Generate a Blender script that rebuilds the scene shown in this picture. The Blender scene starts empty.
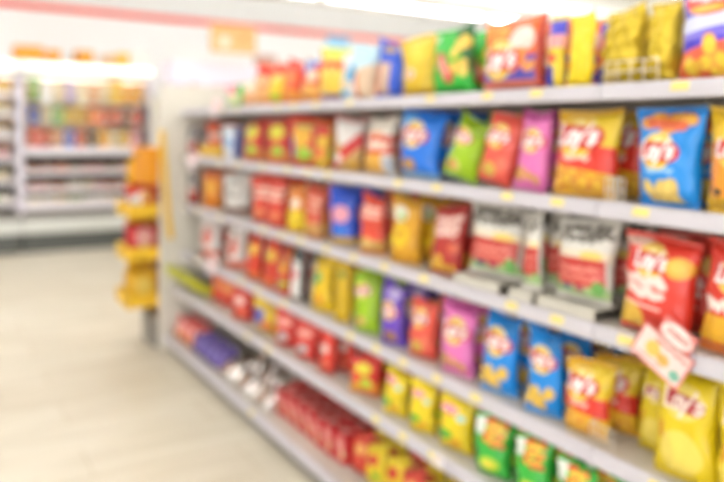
# Snack aisle of a small supermarket: one long shelving run on the right,
# open coolers along the far wall, seen through a wide-open fast lens
# focused closer than anything in the aisle.
import bpy, math, random
import numpy as np
from mathutils import Matrix, Vector

R = math.radians
SC = bpy.context.scene
COL = SC.collection
rng = random.Random(11)

# ------------------------------------------------------------------ helpers
def lin(c):
    if isinstance(c, str):
        c = c.lstrip('#')
        c = [int(c[i:i + 2], 16) / 255 for i in (0, 2, 4)]
    return [(x / 12.92 if x <= .04045 else ((x + .055) / 1.055) ** 2.4) for x in c]

def tag(o, label=None, cat=None, group=None, kind=None):
    if label: o['label'] = label
    if cat: o['category'] = cat
    if group: o['group'] = group
    if kind: o['kind'] = kind
    return o

def link(o, parent=None):
    COL.objects.link(o)
    if parent is not None:
        o.parent = parent
    return o

def empty(name, loc=(0, 0, 0), rot=(0, 0, 0)):
    o = bpy.data.objects.new(name, None)
    o.location = loc; o.rotation_euler = rot
    return link(o)

class MB:
    """collects boxes, tubes and polygons into one mesh"""
    def __init__(s): s.v = []; s.f = []
    def add(s, vs, fs):
        n = len(s.v); s.v += [tuple(v) for v in vs]; s.f += [tuple(i + n for i in f) for f in fs]
        return s
    def box(s, x0, x1, y0, y1, z0, z1):
        vs = [(x, y, z) for x in (x0, x1) for y in (y0, y1) for z in (z0, z1)]
        fs = [(0, 1, 3, 2), (4, 6, 7, 5), (0, 4, 5, 1), (2, 3, 7, 6), (0, 2, 6, 4), (1, 5, 7, 3)]
        return s.add(vs, fs)
    def tube(s, p, q, r, n=8):
        p, q = Vector(p), Vector(q); d = (q - p).normalized()
        a = d.orthogonal().normalized(); b = d.cross(a)
        vs = []
        for c in (p, q):
            for i in range(n):
                t = 2 * math.pi * i / n
                vs.append(c + a * r * math.cos(t) + b * r * math.sin(t))
        fs = [(i, (i + 1) % n, n + (i + 1) % n, n + i) for i in range(n)]
        fs += [tuple(range(n))[::-1], tuple(range(n, 2 * n))]
        return s.add(vs, fs)
    def prism_y(s, prof, y0, y1):
        """profile in x,z extruded along y"""
        n = len(prof)
        vs = [(x, y0, z) for x, z in prof] + [(x, y1, z) for x, z in prof]
        fs = [(i, (i + 1) % n, n + (i + 1) % n, n + i) for i in range(n)]
        fs += [tuple(range(n))[::-1], tuple(range(n, 2 * n))]
        return s.add(vs, fs)
    def prism_x(s, prof, x0, x1):
        n = len(prof)
        vs = [(x0, y, z) for y, z in prof] + [(x1, y, z) for y, z in prof]
        fs = [(i, (i + 1) % n, n + (i + 1) % n, n + i) for i in range(n)]
        fs += [tuple(range(n))[::-1], tuple(range(n, 2 * n))]
        return s.add(vs, fs)
    def build(s, name, mat, parent=None, bevel=0, loc=None):
        me = bpy.data.meshes.new(name)
        me.from_pydata(s.v, [], s.f); me.update()
        import bmesh
        bm = bmesh.new(); bm.from_mesh(me)
        bmesh.ops.recalc_face_normals(bm, faces=bm.faces[:])
        bm.to_mesh(me); bm.free()
        me.materials.append(mat)
        o = bpy.data.objects.new(name, me)
        if loc: o.location = loc
        link(o, parent)
        if bevel:
            m = o.modifiers.new('bevel', 'BEVEL'); m.width = bevel; m.segments = 2; m.limit_method = 'ANGLE'
        return o

# ---------------------------------------------------------------- materials
def mat(name, color, rough=.5, metal=0, spec=.5, emit=None, estr=0, noise=None, bump=None, alpha=None, coat=0):
    m = bpy.data.materials.new(name); m.use_nodes = True
    nt = m.node_tree; b = nt.nodes['Principled BSDF']
    c = lin(color) + [1]
    b.inputs['Base Color'].default_value = c
    b.inputs['Roughness'].default_value = rough
    b.inputs['Metallic'].default_value = metal
    b.inputs['Specular IOR Level'].default_value = spec
    b.inputs['Coat Weight'].default_value = coat
    if emit:
        b.inputs['Emission Color'].default_value = lin(emit) + [1]
        b.inputs['Emission Strength'].default_value = estr
    if noise:
        scale, amt = noise
        n = nt.nodes.new('ShaderNodeTexNoise'); n.inputs['Scale'].default_value = scale
        n.inputs['Detail'].default_value = 4
        tc = nt.nodes.new('ShaderNodeTexCoord')
        nt.links.new(tc.outputs['Object'], n.inputs['Vector'])
        mx = nt.nodes.new('ShaderNodeMixRGB'); mx.blend_type = 'MULTIPLY'; mx.inputs[0].default_value = amt
        mx.inputs[1].default_value = c
        nt.links.new(n.outputs['Fac'], mx.inputs[2]); nt.links.new(mx.outputs[0], b.inputs['Base Color'])
    if bump:
        scale, st = bump
        n = nt.nodes.new('ShaderNodeTexNoise'); n.inputs['Scale'].default_value = scale
        tc = nt.nodes.new('ShaderNodeTexCoord'); nt.links.new(tc.outputs['Object'], n.inputs['Vector'])
        bp = nt.nodes.new('ShaderNodeBump'); bp.inputs['Strength'].default_value = st; bp.inputs['Distance'].default_value = .01
        nt.links.new(n.outputs['Fac'], bp.inputs['Height']); nt.links.new(bp.outputs[0], b.inputs['Normal'])
    if alpha is not None:
        b.inputs['Transmission Weight'].default_value = alpha
    return m

def printed(name, rough, metal=0, coat=0, bump=(30, .25), spec=.5):
    m = mat(name, '#ffffff', rough, metal, spec, coat=coat, bump=bump)
    nt = m.node_tree
    a = nt.nodes.new('ShaderNodeAttribute'); a.attribute_name = 'Print'
    nt.links.new(a.outputs['Color'], nt.nodes['Principled BSDF'].inputs['Base Color'])
    return m

M = dict(
    film=printed('printed_film', .36, coat=.25, bump=(28, .3)),
    foil=printed('metallic_foil', .38, metal=.45, bump=(6, .2)),
    glint=printed('bright_foil', .12, metal=1, bump=(12, .25)),
    card=printed('printed_card', .35, bump=(60, .05)),
    rail=mat('price_rail_plastic', '#c4c0c8', .38),
    board=mat('cream_shelf_metal', '#cbc5bb', .45, noise=(6, .12)),
    upright=mat('upright_metal', '#cdc4b6', .45),
    back=mat('back_panel_metal', '#b3aba2', .6),
    panel=mat('end_panel_board', '#e0dbd0', .5, noise=(3, .1)),
    kick=mat('kick_metal', '#8f8a84', .5),
    ticket=mat('price_ticket_paper', '#e6d583', .6),
    ticket_b=mat('pale_blue_ticket_paper', '#cfd6f2', .6),
    wire=mat('zinc_wire', '#d9d2c8', .3, metal=.5),
    clear=mat('frosted_clear_plastic', '#cdc9be', .3, alpha=.1),
    wall=mat('white_wall_paint', '#f1f2f1', .7, noise=(1.5, .04)),
    ceil=mat('ceiling_paint', '#fdfbf3', .8),
    red=mat('red_stripe_paint', '#ea4a35', .5),
    cream=mat('cream_enamel', '#e9e6dc', .4),
    dark=mat('dark_grey_plinth', '#5d605d', .5),
    inner=mat('cooler_interior', '#55534f', .5),
    cool_rail=mat('cooler_rail_plastic', '#f3eef4', .4),
    filltube=mat('cooler_fill_lamp', '#ffffff', .5, emit='#fff8ea', estr=1.6),  # for extra tubes added to brighten the cooler interior
    bumper=mat('pale_bumper_plastic', '#e4e7e2', .4),
    tube=mat('lamp_tube', '#ffffff', .5, emit='#fbfbff', estr=24),
    cooltube=mat('cooler_lamp', '#ffffff', .5, emit='#fffde8', estr=1.1),
    housing=mat('lamp_housing', '#f4f4f4', .5),
    lilac=mat('lilac_board', '#f0eaf6', .5),
    tan=mat('tan_card', '#e3b77c', .6),
    orange=mat('orange_card', '#ef9f22', .5, noise=(9, .2)),
    yellow=mat('yellow_card', '#f6c62f', .5, noise=(9, .15)),
    brown=mat('amber_side_card', '#b97422', .5),
    sky=mat('sky_blue_sign', '#6cc4ea', .5),
    string=mat('sign_string', '#dddddd', .5),
)

def floor_material():
    m = bpy.data.materials.new('vinyl_floor'); m.use_nodes = True
    nt = m.node_tree; b = nt.nodes['Principled BSDF']
    tc = nt.nodes.new('ShaderNodeTexCoord')
    mp = nt.nodes.new('ShaderNodeMapping'); mp.inputs['Scale'].default_value = (1, 1, 1)
    nt.links.new(tc.outputs['Object'], mp.inputs['Vector'])
    br = nt.nodes.new('ShaderNodeTexBrick')
    br.inputs['Scale'].default_value = 1
    br.inputs['Brick Width'].default_value = 1.2; br.inputs['Row Height'].default_value = .3
    br.inputs['Mortar Size'].default_value = .004
    br.inputs['Color1'].default_value = lin('#e6dfcf') + [1]
    br.inputs['Color2'].default_value = lin('#dfd6c4') + [1]
    br.inputs['Mortar'].default_value = lin('#d2c6ad') + [1]
    nt.links.new(mp.outputs[0], br.inputs['Vector'])
    n = nt.nodes.new('ShaderNodeTexNoise'); n.inputs['Scale'].default_value = 2.2; n.inputs['Detail'].default_value = 6
    mp2 = nt.nodes.new('ShaderNodeMapping'); mp2.inputs['Scale'].default_value = (.6, 3.5, 1)
    nt.links.new(tc.outputs['Object'], mp2.inputs['Vector']); nt.links.new(mp2.outputs[0], n.inputs['Vector'])
    cr = nt.nodes.new('ShaderNodeValToRGB')
    cr.color_ramp.elements[0].position = .35; cr.color_ramp.elements[0].color = (.86, .84, .8, 1)
    cr.color_ramp.elements[1].position = .65; cr.color_ramp.elements[1].color = (1, 1, 1, 1)
    nt.links.new(n.outputs['Fac'], cr.inputs[0])
    mx = nt.nodes.new('ShaderNodeMixRGB'); mx.blend_type = 'MULTIPLY'; mx.inputs[0].default_value = .9
    nt.links.new(br.outputs['Color'], mx.inputs[1]); nt.links.new(cr.outputs[0], mx.inputs[2])
    nt.links.new(mx.outputs[0], b.inputs['Base Color'])
    b.inputs['Roughness'].default_value = .38
    return m
M['floor'] = floor_material()

def perforate(m):
    nt = m.node_tree; b = nt.nodes['Principled BSDF']
    tc = nt.nodes.new('ShaderNodeTexCoord')
    vo = nt.nodes.new('ShaderNodeTexVoronoi'); vo.inputs['Scale'].default_value = 40; vo.inputs['Randomness'].default_value = 0
    nt.links.new(tc.outputs['Object'], vo.inputs['Vector'])
    cr = nt.nodes.new('ShaderNodeValToRGB'); cr.color_ramp.interpolation = 'EASE'
    cr.color_ramp.elements[0].position = .18; cr.color_ramp.elements[0].color = lin('#5b544c') + [1]
    cr.color_ramp.elements[1].position = .24; cr.color_ramp.elements[1].color = lin('#958c82') + [1]
    nt.links.new(vo.outputs['Distance'], cr.inputs[0]); nt.links.new(cr.outputs[0], b.inputs['Base Color'])
perforate(M['back'])

# ------------------------------------------------ printed designs (painter)
GLYPH = {
    'L': [[(0, 1), (0, 0), (.42, 0)]],
    'a': [[(.42, .55), (.22, .6), (.03, .42), (.03, .15), (.2, 0), (.4, .12), (.42, .55), (.44, 0)]],
    'y': [[(0, .6), (.2, .08)], [(.42, .6), (.2, .08), (0, -.35)]],
    "'": [[(.08, 1.02), (.02, .78)]],
    's': [[(.4, .5), (.22, .6), (.05, .46), (.2, .32), (.4, .2), (.22, 0), (.02, .1)]],
}
ADV = {'L': .55, 'a': .56, 'y': .54, "'": .2, 's': .5}

def seg_dist(X, Y, a, b):
    ax, ay = a; bx, by = b
    dx, dy = bx - ax, by - ay
    t = np.clip(((X - ax) * dx + (Y - ay) * dy) / (dx * dx + dy * dy + 1e-12), 0, 1)
    return np.hypot(X - ax - t * dx, Y - ay - t * dy)

def lay(C, mask, col):
    mask = np.clip(mask, 0, 1)[..., None]
    C[:] = C * (1 - mask) + np.array(lin(col)) * mask

def paint(layers, U, V, k):
    """U 0..1 across, V 0..1 up; k = height / width; distances in width units"""
    X = U; Y = V * k; aa = .012
    C = np.zeros(U.shape + (3,))
    def st(d): return .5 - d / (2 * aa)
    def text(s, cx, cy, h, col, th, slant=.12):
        wd = sum(ADV[c] for c in s) * h
        x = cx - wd / 2
        for ch in s:
            for pl in GLYPH[ch]:
                pts = [(x + (px + slant * py) * h, cy + (py - .4) * h) for px, py in pl]
                for a, b in zip(pts, pts[1:]):
                    lay(C, st(seg_dist(X, Y, a, b) - th), col)
            x += ADV[ch] * h
    for L in layers:
        t = L[0]
        if t == 'fill': lay(C, np.ones(U.shape), L[1])
        elif t == 'rect':
            _, x0, y0, x1, y1, c = L
            d = np.maximum(np.maximum(x0 - X, X - x1), np.maximum(y0 * k - Y, Y - y1 * k)); lay(C, st(d), c)
        elif t == 'ell':
            _, cx, cy, rx, ry, c = L
            q = np.hypot((X - cx) / rx, (Y - cy * k) / ry); lay(C, st((q - 1) * min(rx, ry)), c)
        elif t == 'half':
            _, x, y, nx, ny, c = L
            n = math.hypot(nx, ny); lay(C, st(-((X - x) * nx + (Y - y * k) * ny) / n), c)
        elif t == 'band':
            _, x0, y0, x1, y1, w, c = L
            lay(C, st(seg_dist(X, Y, (x0, y0 * k), (x1, y1 * k)) - w), c)
        elif t == 'chips':
            _, x0, y0, x1, y1, n, r, c1, c2, seed = L
            g = random.Random(seed)
            for i in range(n):
                cx, cy = g.uniform(x0, x1), g.uniform(y0, y1) * k; an = g.uniform(0, 3)
                dx, dy = X - cx, Y - cy
                a = (dx * math.cos(an) + dy * math.sin(an)) / r; b = (-dx * math.sin(an) + dy * math.cos(an)) / (r * .68)
                q = np.hypot(a, b); lay(C, st((q - 1) * r * .7), c2); lay(C, st((q - .82) * r * .7), c1)
        elif t == 'squig':
            _, x0, y0, x1, y1, rows, w, c, seed = L
            g = random.Random(seed)
            for rI in range(rows):
                yy = (y0 + (y1 - y0) * (rI + .5) / rows) * k; hh = (y1 - y0) * k / rows * .33
                x = x0
                while x < x1:
                    s = g.uniform(.03, .07)
                    lay(C, st(seg_dist(X, Y, (x, yy + g.uniform(-hh, hh)), (x + s, yy + g.uniform(-hh, hh))) - w), c)
                    x += s * 1.15
        elif t == 'badge':           # yellow disc, red ribbon, white script
            _, cx, cy, r = L
            cyk = cy * k
            def disc(ox, oy, rr, c):
                lay(C, st(np.hypot(X - cx - ox, Y - cyk - oy) - rr), c)
            r = r * 1.12; disc(0, 0, r, '#f1dc8a'); disc(0, 0, r * .9, '#f2bf2a'); disc(0, .35 * r, r * .42, '#fbe9a0')
            lay(C, st(seg_dist(X, Y, (cx - r * .85, cyk + .02 * r), (cx + r * .85, cyk - .08 * r)) - .5 * r), '#cf1f22')
            text("Lay's", cx, cyk + .0 * r, r * .88, '#ffffff', r * .085)
        elif t == 'ribbonlogo':      # dark red ribbon with white script
            _, cx, cy, r = L
            cyk = cy * k
            lay(C, st(np.hypot(X - cx, (Y - cyk) * 1.25) - r * 1.15), '#f6e070')
            lay(C, st(seg_dist(X, Y, (cx - r * .8, cyk + .1 * r), (cx + r * .8, cyk - .12 * r)) - .42 * r), '#b3202c')
            text("Lay's", cx, cyk, r * 1.0, '#fbe9df', r * .09)
    return C

CH = ('#f2c04a', '#cf8f2c')
def chips(x0, y0, x1, y1, n=10, r=.13, seed=1, c=CH): return ('chips', x0, y0, x1, y1, n, r, c[0], c[1], seed)
DES = {
    'green_small': [('fill', '#4fae4a'), ('rect', 0, .55, .55, 1, '#e98aa0'), ('ell', .5, .35, .25, .2, '#f4f0c0')],
    'peach': [('fill', '#f3c9a0'), ('rect', 0, .6, 1, .85, '#f5e3c8'), ('ell', .5, .3, .3, .25, '#eba86a')],
    'red_tip': [('fill', '#f0b070'), ('rect', 0, .45, 1, 1, '#e23a2c'), ('rect', .2, .5, .8, .7, '#f6cf9a')],
    'yellow_orange': [('fill', '#f08a2e'), ('ell', .5, .5, .38, .5, '#f6d132'), ('ell', .55, .2, .25, .15, '#b5cf3a')],
    'red_orange': [('fill', '#e8402a'), ('rect', 0, 0, 1, .3, '#f19a3c'), ('ell', .5, .55, .3, .35, '#f47a35')],
    'red_blue_or': [('fill', '#e6532f'), ('half', .5, .75, -.6, 1, '#5c86d8'), ('rect', 0, 0, 1, .4, '#f0ad55'), ('ell', .6, .6, .25, .2, '#f6e2c4')],
    'yellow_redtext': [('fill', '#f3dc6a'), ('rect', 0, .82, 1, 1, '#cadf58'), ('squig', .12, .56, .9, .76, 1, .05, '#e4482c', 3), ('rect', 0, 0, 1, .13, '#9a6fb0'), ('ell', .5, .33, .32, .25, '#f7ce4e'), ('band', 0, 0, 0, 1, .09, '#e23c2c')],
    'white_sky': [('fill', '#eceef0'), ('band', .2, 0, .75, 1, .2, '#48b4ea'), ('ell', .35, .3, .2, .2, '#f3d9b0')],
    'beige_sky': [('fill', '#e0c5a8'), ('half', .5, .62, -.4, 1, '#bfe0f0'), ('rect', 0, 0, .3, .5, '#f19368')],
    'blue_beige': [('fill', '#2f5fe0'), ('rect', .0, .06, .62, .6, '#d9b9a2'), ('rect', 0, .05, .2, .55, '#f08a66'), ('ell', .5, .85, .3, .12, '#a88a50')],
    'mustard': [('fill', '#e6bf2a'), ('ell', .35, .36, .13, .13, '#f6e8d8'), ('ell', .35, .36, .08, .08, '#e08a6a'), ('ell', .55, .7, .3, .25, '#eccd3a'), ('rect', 0, 0, 1, .12, '#d8ad1c')],
    'green_chip': [('fill', '#2cbf3e'), ('half', .7, .75, 1, .5, '#0f6a34'), chips(.62, .3, .9, .85, 9, .15, 4, ('#f2d25a', '#d0a234')), ('band', .3, .52, .55, .25, .13, '#d5413e'), ('band', .33, .5, .5, .28, .06, '#f2b0a0'), ('ell', .12, .85, .08, .07, '#e9f5e6'), ('rect', 0, 0, 1, .05, '#22903a')],
    'orange_roundel': [('fill', '#ee6a2c'), chips(.0, .72, .6, .95, 8, .16, 7, ('#f5a03a', '#e2592a')), ('ell', .7, .68, .2, .17, '#f6ddd2'), ('half', 0, .38, .1, -1, '#4a4bb8'), chips(.5, .3, 1, .5, 8, .1, 8, ('#f0a24a', '#cc4a30')), ('rect', 0, 0, 1, .14, '#e88068'), ('rect', .92, 0, 1, 1, '#c23a22'), ('badge', .34, .42, .25)],
    'tan': [('fill', '#e8a050')],
    'blue_red_yellow': [('fill', '#e8cc30'), ('rect', 0, .72, 1, .92, '#4a48d0'), ('rect', 0, .55, 1, .72, '#f0a0a0'), ('rect', 0, 0, .55, .3, '#3a3ab8'), ('ell', .4, .4, .3, .25, '#e24a36')],
    'bright_yellow': [('fill', '#f0d414'), ('ell', .3, .5, .35, .6, '#f4da1e')],
    'gold_foil': [('fill', '#d2b632')],
    'violet_big': [('fill', '#4a3fd8'), ('band', 0, .56, 1, .66, .12, '#d8dcf6'), ('band', 0, .44, 1, .5, .06, '#7a6ce0'), ('ell', .55, .86, .45, .27, '#e8463c'), ('squig', .2, .82, .9, .95, 1, .045, '#f9e6ee', 5), ('ell', .5, .74, .3, .06, '#f2b43a'), ('half', 0, .28, .2, -1, '#ee6440'), chips(.2, .05, 1, .38, 9, .17, 9, ('#f5cf3e', '#e8863a'))],
    'grey_red': [('fill', '#a83a34'), ('rect', 0, .5, 1, 1, '#8f8c8c'), ('ell', .5, .45, .3, .2, '#e0d5cc')],
    'orange_dot': [('fill', '#ea5a2a'), ('ell', .5, .62, .22, .2, '#fbe6d6'), ('rect', 0, 0, 1, .25, '#e23a2a')],
    'darkgreen_white': [('fill', '#2f4d3a'), ('ell', .5, .5, .3, .3, '#c8d0c0'), ('rect', 0, 0, 1, .2, '#d86a38')],
    'white_navy': [('fill', '#e4e8f0'), ('rect', .7, 0, 1, 1, '#2a3c98'), ('ell', .4, .5, .25, .3, '#8fb0d8')],
    'red_lime': [('fill', '#d8362c'), ('ell', .48, .68, .33, .25, '#dfd83a'), ('rect', 0, 0, 1, .3, '#e8884a'), ('ell', .55, .28, .22, .18, '#9acb3a'), ('rect', .1, .85, .9, .93, '#b02822')],
    'red_multi': [('fill', '#e0442e'), ('ell', .5, .6, .34, .3, '#f0b63a'), ('rect', 0, .15, .22, .6, '#5c9be0'), ('ell', .6, .25, .3, .2, '#a8cf40'), ('rect', .2, .75, .9, .85, '#c8b060')],
    'yellow_red_small': [('fill', '#e8b838'), ('rect', 0, .7, 1, 1, '#d83c2c'), ('ell', .5, .35, .3, .3, '#ec6a36')],
    'white_reddiag': [('fill', '#dcb070'), ('half', 0, .5, .1, 1, '#ece6e4'), ('band', .05, .1, 1, .62, .17, '#d6282c'), ('ell', .25, .22, .14, .14, '#f2efe6'), ('rect', 0, .93, 1, 1, '#d83a36'), chips(.4, .02, .95, .16, 5, .12, 6)],
    'white_redtext': [('fill', '#efe6da'), ('rect', 0, .35, 1, .66, '#dc3e2a'), ('squig', .1, .4, .9, .6, 1, .05, '#fbe3cf', 8), ('rect', .1, .66, .7, .74, '#e8a070'), ('rect', 0, 0, .7, .35, '#eeb44a'), ('rect', .7, 0, 1, .3, '#c8ccd4')],
    'blue_roundel_low': [('fill', '#0a7aee'), ('ell', .2, .88, .2, .16, '#58a8f0'), ('badge', .4, .64, .25), ('ell', .33, .19, .2, .14, '#b07a3c'), ('ell', .33, .19, .14, .09, '#caa060'), ('half', 0, .09, 0, -1, '#8fc0ee')],
    'lime_roundel': [('fill', '#a4cf16'), ('ell', .7, .85, .3, .3, '#8fb40e'), ('badge', .38, .67, .23), ('ell', .38, .2, .2, .15, '#e8d27a'), ('ell', .3, .2, .12, .1, '#cf6f3a')],
    'coral_roundel': [('fill', '#ea5a4a'), ('badge', .4, .68, .26), ('ell', .4, .2, .22, .18, '#d9b24a'), ('ell', .7, .3, .14, .2, '#f07a60')],
    'pink_roundel': [('fill', '#ea78c0'), ('rect', 0, .88, 1, 1, '#c04a98'), ('badge', .5, .62, .3), chips(.1, .06, .9, .24, 8, .14, 3, ('#e3a85a', '#c07a4a'))],
    'purple_roundel': [('fill', '#7048c8'), ('ell', .6, .85, .3, .2, '#c8b8ee'), ('badge', .45, .56, .28), ('ell', .5, .16, .3, .16, '#a8783c')],
    'yr_roundel': [('fill', '#efb92a'), ('ell', .8, .8, .3, .35, '#e8c62e'), ('band', 0, .5, 1, .42, .18, '#e2301f'), chips(.0, .03, .95, .3, 15, .14, 12, ('#f2bf3a', '#d8662c')), ('badge', .4, .69, .29), ('squig', .2, .4, .62, .47, 1, .02, '#f8d4c4', 3)],
    'blue_roundel_top': [('fill', '#0a90ec'), chips(.2, .78, .85, .9, 9, .13, 5, ('#f2b84a', '#dc7a3c')), ('band', .25, .84, .75, .8, .07, '#e4683a'), ('badge', .42, .55, .24), ('squig', .25, .33, .65, .38, 1, .02, '#a8d4f4', 3), chips(.22, .03, .8, .22, 10, .14, 6, ('#f5d878', '#d8ae50'))],
    'blue_roundel_mid': [('fill', '#0a90ec'), ('ell', .75, .85, .25, .25, '#0c7ccc'), ('badge', .48, .66, .3), chips(.15, .08, .75, .3, 9, .16, 2, ('#f3cd52', '#d8a23a')), ('rect', 0, 0, 1, .05, '#5aaee8')],
    'yellow_orange_big': [('fill', '#f0c41c'), ('ell', .4, .35, .35, .5, '#f39a2a'), ('badge', .55, .6, .27), ('rect', 0, 0, 1, .15, '#d8a81c'), ('ell', .3, .2, .1, .06, '#5a4a30')],
    'amber': [('fill', '#e88a28'), ('ell', .5, .55, .3, .35, '#f3b13a'), ('rect', 0, .8, 1, 1, '#c85a24')],
    'white_grey': [('fill', '#e6e2de'), ('ell', .45, .6, .3, .3, '#9a8f8a'), ('ell', .5, .62, .16, .16, '#eceae6'), ('rect', 0, 0, 1, .18, '#8a5a4a')],
    'coral_white': [('fill', '#e24532'), ('squig', .12, .5, .9, .75, 2, .045, '#fbd9c8', 2), ('ell', .5, .22, .3, .2, '#f08a5e')],
    'orange_yellow': [('fill', '#ef8a2a'), ('rect', 0, 0, 1, .45, '#f1cf22'), ('ell', .5, .6, .3, .2, '#f6efdc')],
    'red_tan': [('fill', '#dd5a3e'), ('rect', 0, 0, 1, .3, '#d8a05a'), ('squig', .2, .5, .85, .8, 2, .04, '#f2b8a0', 5)],
    'blue_pink': [('fill', '#1f52d4'), ('ell', .48, .55, .36, .28, '#eaa0b4'), ('rect', 0, 0, 1, .16, '#e5bf46'), ('ell', .5, .27, .28, .12, '#3a86ea')],
    'coral_text': [('fill', '#e8503a'), ('squig', .12, .6, .88, .82, 2, .04, '#fbd0c0', 7), ('rect', 0, 0, 1, .24, '#e0ad5c'), ('ell', .4, .2, .25, .15, '#efc478')],
    'gold_green': [('fill', '#e3a624'), ('ell', .35, .75, .24, .2, '#eef0e2'), ('ell', .42, .72, .1, .1, '#a8c84a'), ('ell', .4, .42, .32, .3, '#f3cf1e'), ('ell', .42, .45, .12, .1, '#d88a20')],
    'darkred_text': [('fill', '#b82f2a'), ('squig', .12, .55, .85, .85, 3, .045, '#f3cfc4', 9), chips(.15, .06, .8, .24, 10, .14, 8, ('#efbf3c', '#cf8f2c')), ('ell', .8, .4, .18, .12, '#e0623a')],
    'popcorn': [('fill', '#e2dfd8'), ('squig', .06, .68, .92, .97, 1, .05, '#6a655e', 4), ('rect', .0, .5, 1, .63, '#ecdfc8'), ('ell', .7, .58, .2, .08, '#f2d878'), ('rect', .0, .2, .95, .54, '#c8352e'), ('squig', .1, .25, .85, .46, 2, .022, '#e88a7c', 6), ('rect', 0, .08, 1, .2, '#a8c88a'), ('ell', .3, .17, .12, .05, '#3a5a7a'), ('ell', .55, .17, .1, .05, '#a03a5a'), ('ell', .85, .2, .1, .12, '#6cae56')],
    'red_big': [('fill', '#e63a2a'), ('ell', .15, .93, .25, .08, '#f0c8b8'), ('badge', .45, .74, .2), ('ell', .82, .72, .17, .14, '#f0b43a'), ('ell', .8, .73, .1, .08, '#f6cf58'), ('squig', .08, .38, .66, .6, 2, .045, '#fce2da', 5), ('ell', .12, .15, .3, .22, '#f0c24a'), ('band', .1, .32, .65, .28, .015, '#fbe0d8')],
    'red_big2': [('fill', '#e23a2a'), ('rect', 0, 0, 1, .36, '#f0b52c'), ('squig', .1, .38, .6, .52, 1, .045, '#fbe8e0', 2), ('badge', .5, .72, .22), ('rect', 0, .0, 1, .12, '#e0782c')],
    'white_redfoot': [('fill', '#ece6e4'), ('ell', .45, .5, .3, .3, '#dc7a6e'), ('squig', .2, .6, .8, .85, 1, .03, '#b0524a', 2), ('rect', 0, 0, 1, .22, '#e25a34')],
    'yellow_on_red': [('fill', '#de4028'), ('ell', .48, .68, .34, .28, '#f3c850'), ('rect', 0, 0, 1, .2, '#e8702e')],
    'white_black': [('fill', '#3c3a3c'), ('rect', 0, .05, .8, .75, '#e9e4e2'), ('ell', .4, .5, .25, .2, '#e46a78'), ('ell', .6, .85, .2, .08, '#b8b6b6')],
    'yellow_greenbadge': [('fill', '#f2ca14'), ('ell', .32, .6, .28, .22, '#36a84a'), ('ell', .35, .62, .14, .08, '#bfe8b0'), ('ell', .5, .22, .2, .16, '#efa02a')],
    'yellow_plain': [('fill', '#dcb516'), ('ell', .5, .75, .25, .2, '#6f8a2a')],
    'yellow_redlogo': [('fill', '#e9cd10'), ('ell', .5, .28, .36, .32, '#f3dc62'), ('ribbonlogo', .5, .72, .29), ('rect', .12, .36, .2, .5, '#d88a2a')],
    'red_white': [('fill', '#dd3626'), ('ell', .42, .6, .26, .26, '#f6d8d0'), ('ell', .6, .25, .2, .16, '#f08a6a')],
    'yellow_blue': [('fill', '#ecc62e'), ('rect', 0, .2, .5, .7, '#5a62c0'), ('ell', .65, .25, .28, .2, '#e87a4a'), ('ell', .7, .8, .2, .12, '#c8a020')],
    'red_cyan': [('fill', '#d9362e'), ('ell', .45, .68, .36, .2, '#f3a89c'), ('ell', .48, .3, .24, .19, '#e8e8e4'), ('ell', .48, .3, .15, .12, '#4cb0c0')],
    'fruit_red': [('fill', '#ee8a2a'), ('half', .0, .72, .5, 1, '#d92c22'), ('ell', .5, .68, .28, .2, '#e6dc3a'), ('ell', .3, .45, .2, .18, '#e8402a'), ('ell', .66, .35, .2, .16, '#b8cf38'), ('ell', .25, .2, .2, .16, '#f0b030')],
    'yellow_green': [('fill', '#efd31a'), ('ell', .35, .76, .27, .14, '#e0527a'), ('squig', .15, .7, .55, .82, 1, .025, '#f8dde2', 4), ('ell', .72, .66, .13, .1, '#a8dce0'), ('ell', .3, .3, .24, .14, '#3fb52e'), ('ell', .6, .2, .2, .12, '#e0a020')],
    'green_pack': [('fill', '#35b53c'), ('rect', .0, .7, .3, .95, '#e6ece2'), ('squig', .35, .55, .8, .95, 3, .07, '#d84a26', 5), ('squig', .38, .58, .78, .92, 3, .03, '#f3cf3a', 6), ('ell', .5, .25, .3, .2, '#b5d832'), ('ell', .5, .25, .18, .12, '#f0e04a')],
    'silver': [('fill', '#f1eeec'), ('ell', .5, .5, .25, .3, '#9c2f30')],
    'silver_brown': [('fill', '#b39a8c'), ('ell', .5, .5, .3, .2, '#e3dcd8')],
    'purple_small': [('fill', '#5a3c98'), ('ell', .5, .5, .3, .3, '#8a78c8'), ('rect', 0, 0, .3, 1, '#3a2a70')],
    'red_pink_small': [('fill', '#d42f34'), ('ell', .5, .6, .32, .3, '#f3b6ae'), ('ell', .5, .2, .2, .14, '#efd080')],
    'red_box': [('fill', '#d92a34'), ('ell', .4, .6, .34, .34, '#f2aaa2'), ('ell', .62, .3, .22, .2, '#efe0b4'), ('rect', 0, .9, 1, 1, '#c02430')],
    'yellow_flat': [('fill', '#eccd1c'), ('ell', .4, .6, .28, .22, '#d83a2a'), ('ell', .6, .25, .2, .14, '#6fb52c')],
    'red_flat': [('fill', '#d8402a'), ('ell', .5, .6, .3, .2, '#f0b060')],
    'lime_flat': [('fill', '#d8d83a'), ('ell', .5, .5, .3, .5, '#f3e86a'), ('rect', 0, 0, 1, .2, '#a8b820')],
    'orange_flat': [('fill', '#e4472a'), ('ell', .5, .6, .3, .26, '#f29a5a'), ('ell', .5, .2, .2, .12, '#c8302a')],
    'yellow_tray': [('fill', '#f0bc2a'), ('ell', .5, .5, .3, .3, '#f6d868')],
}

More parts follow.
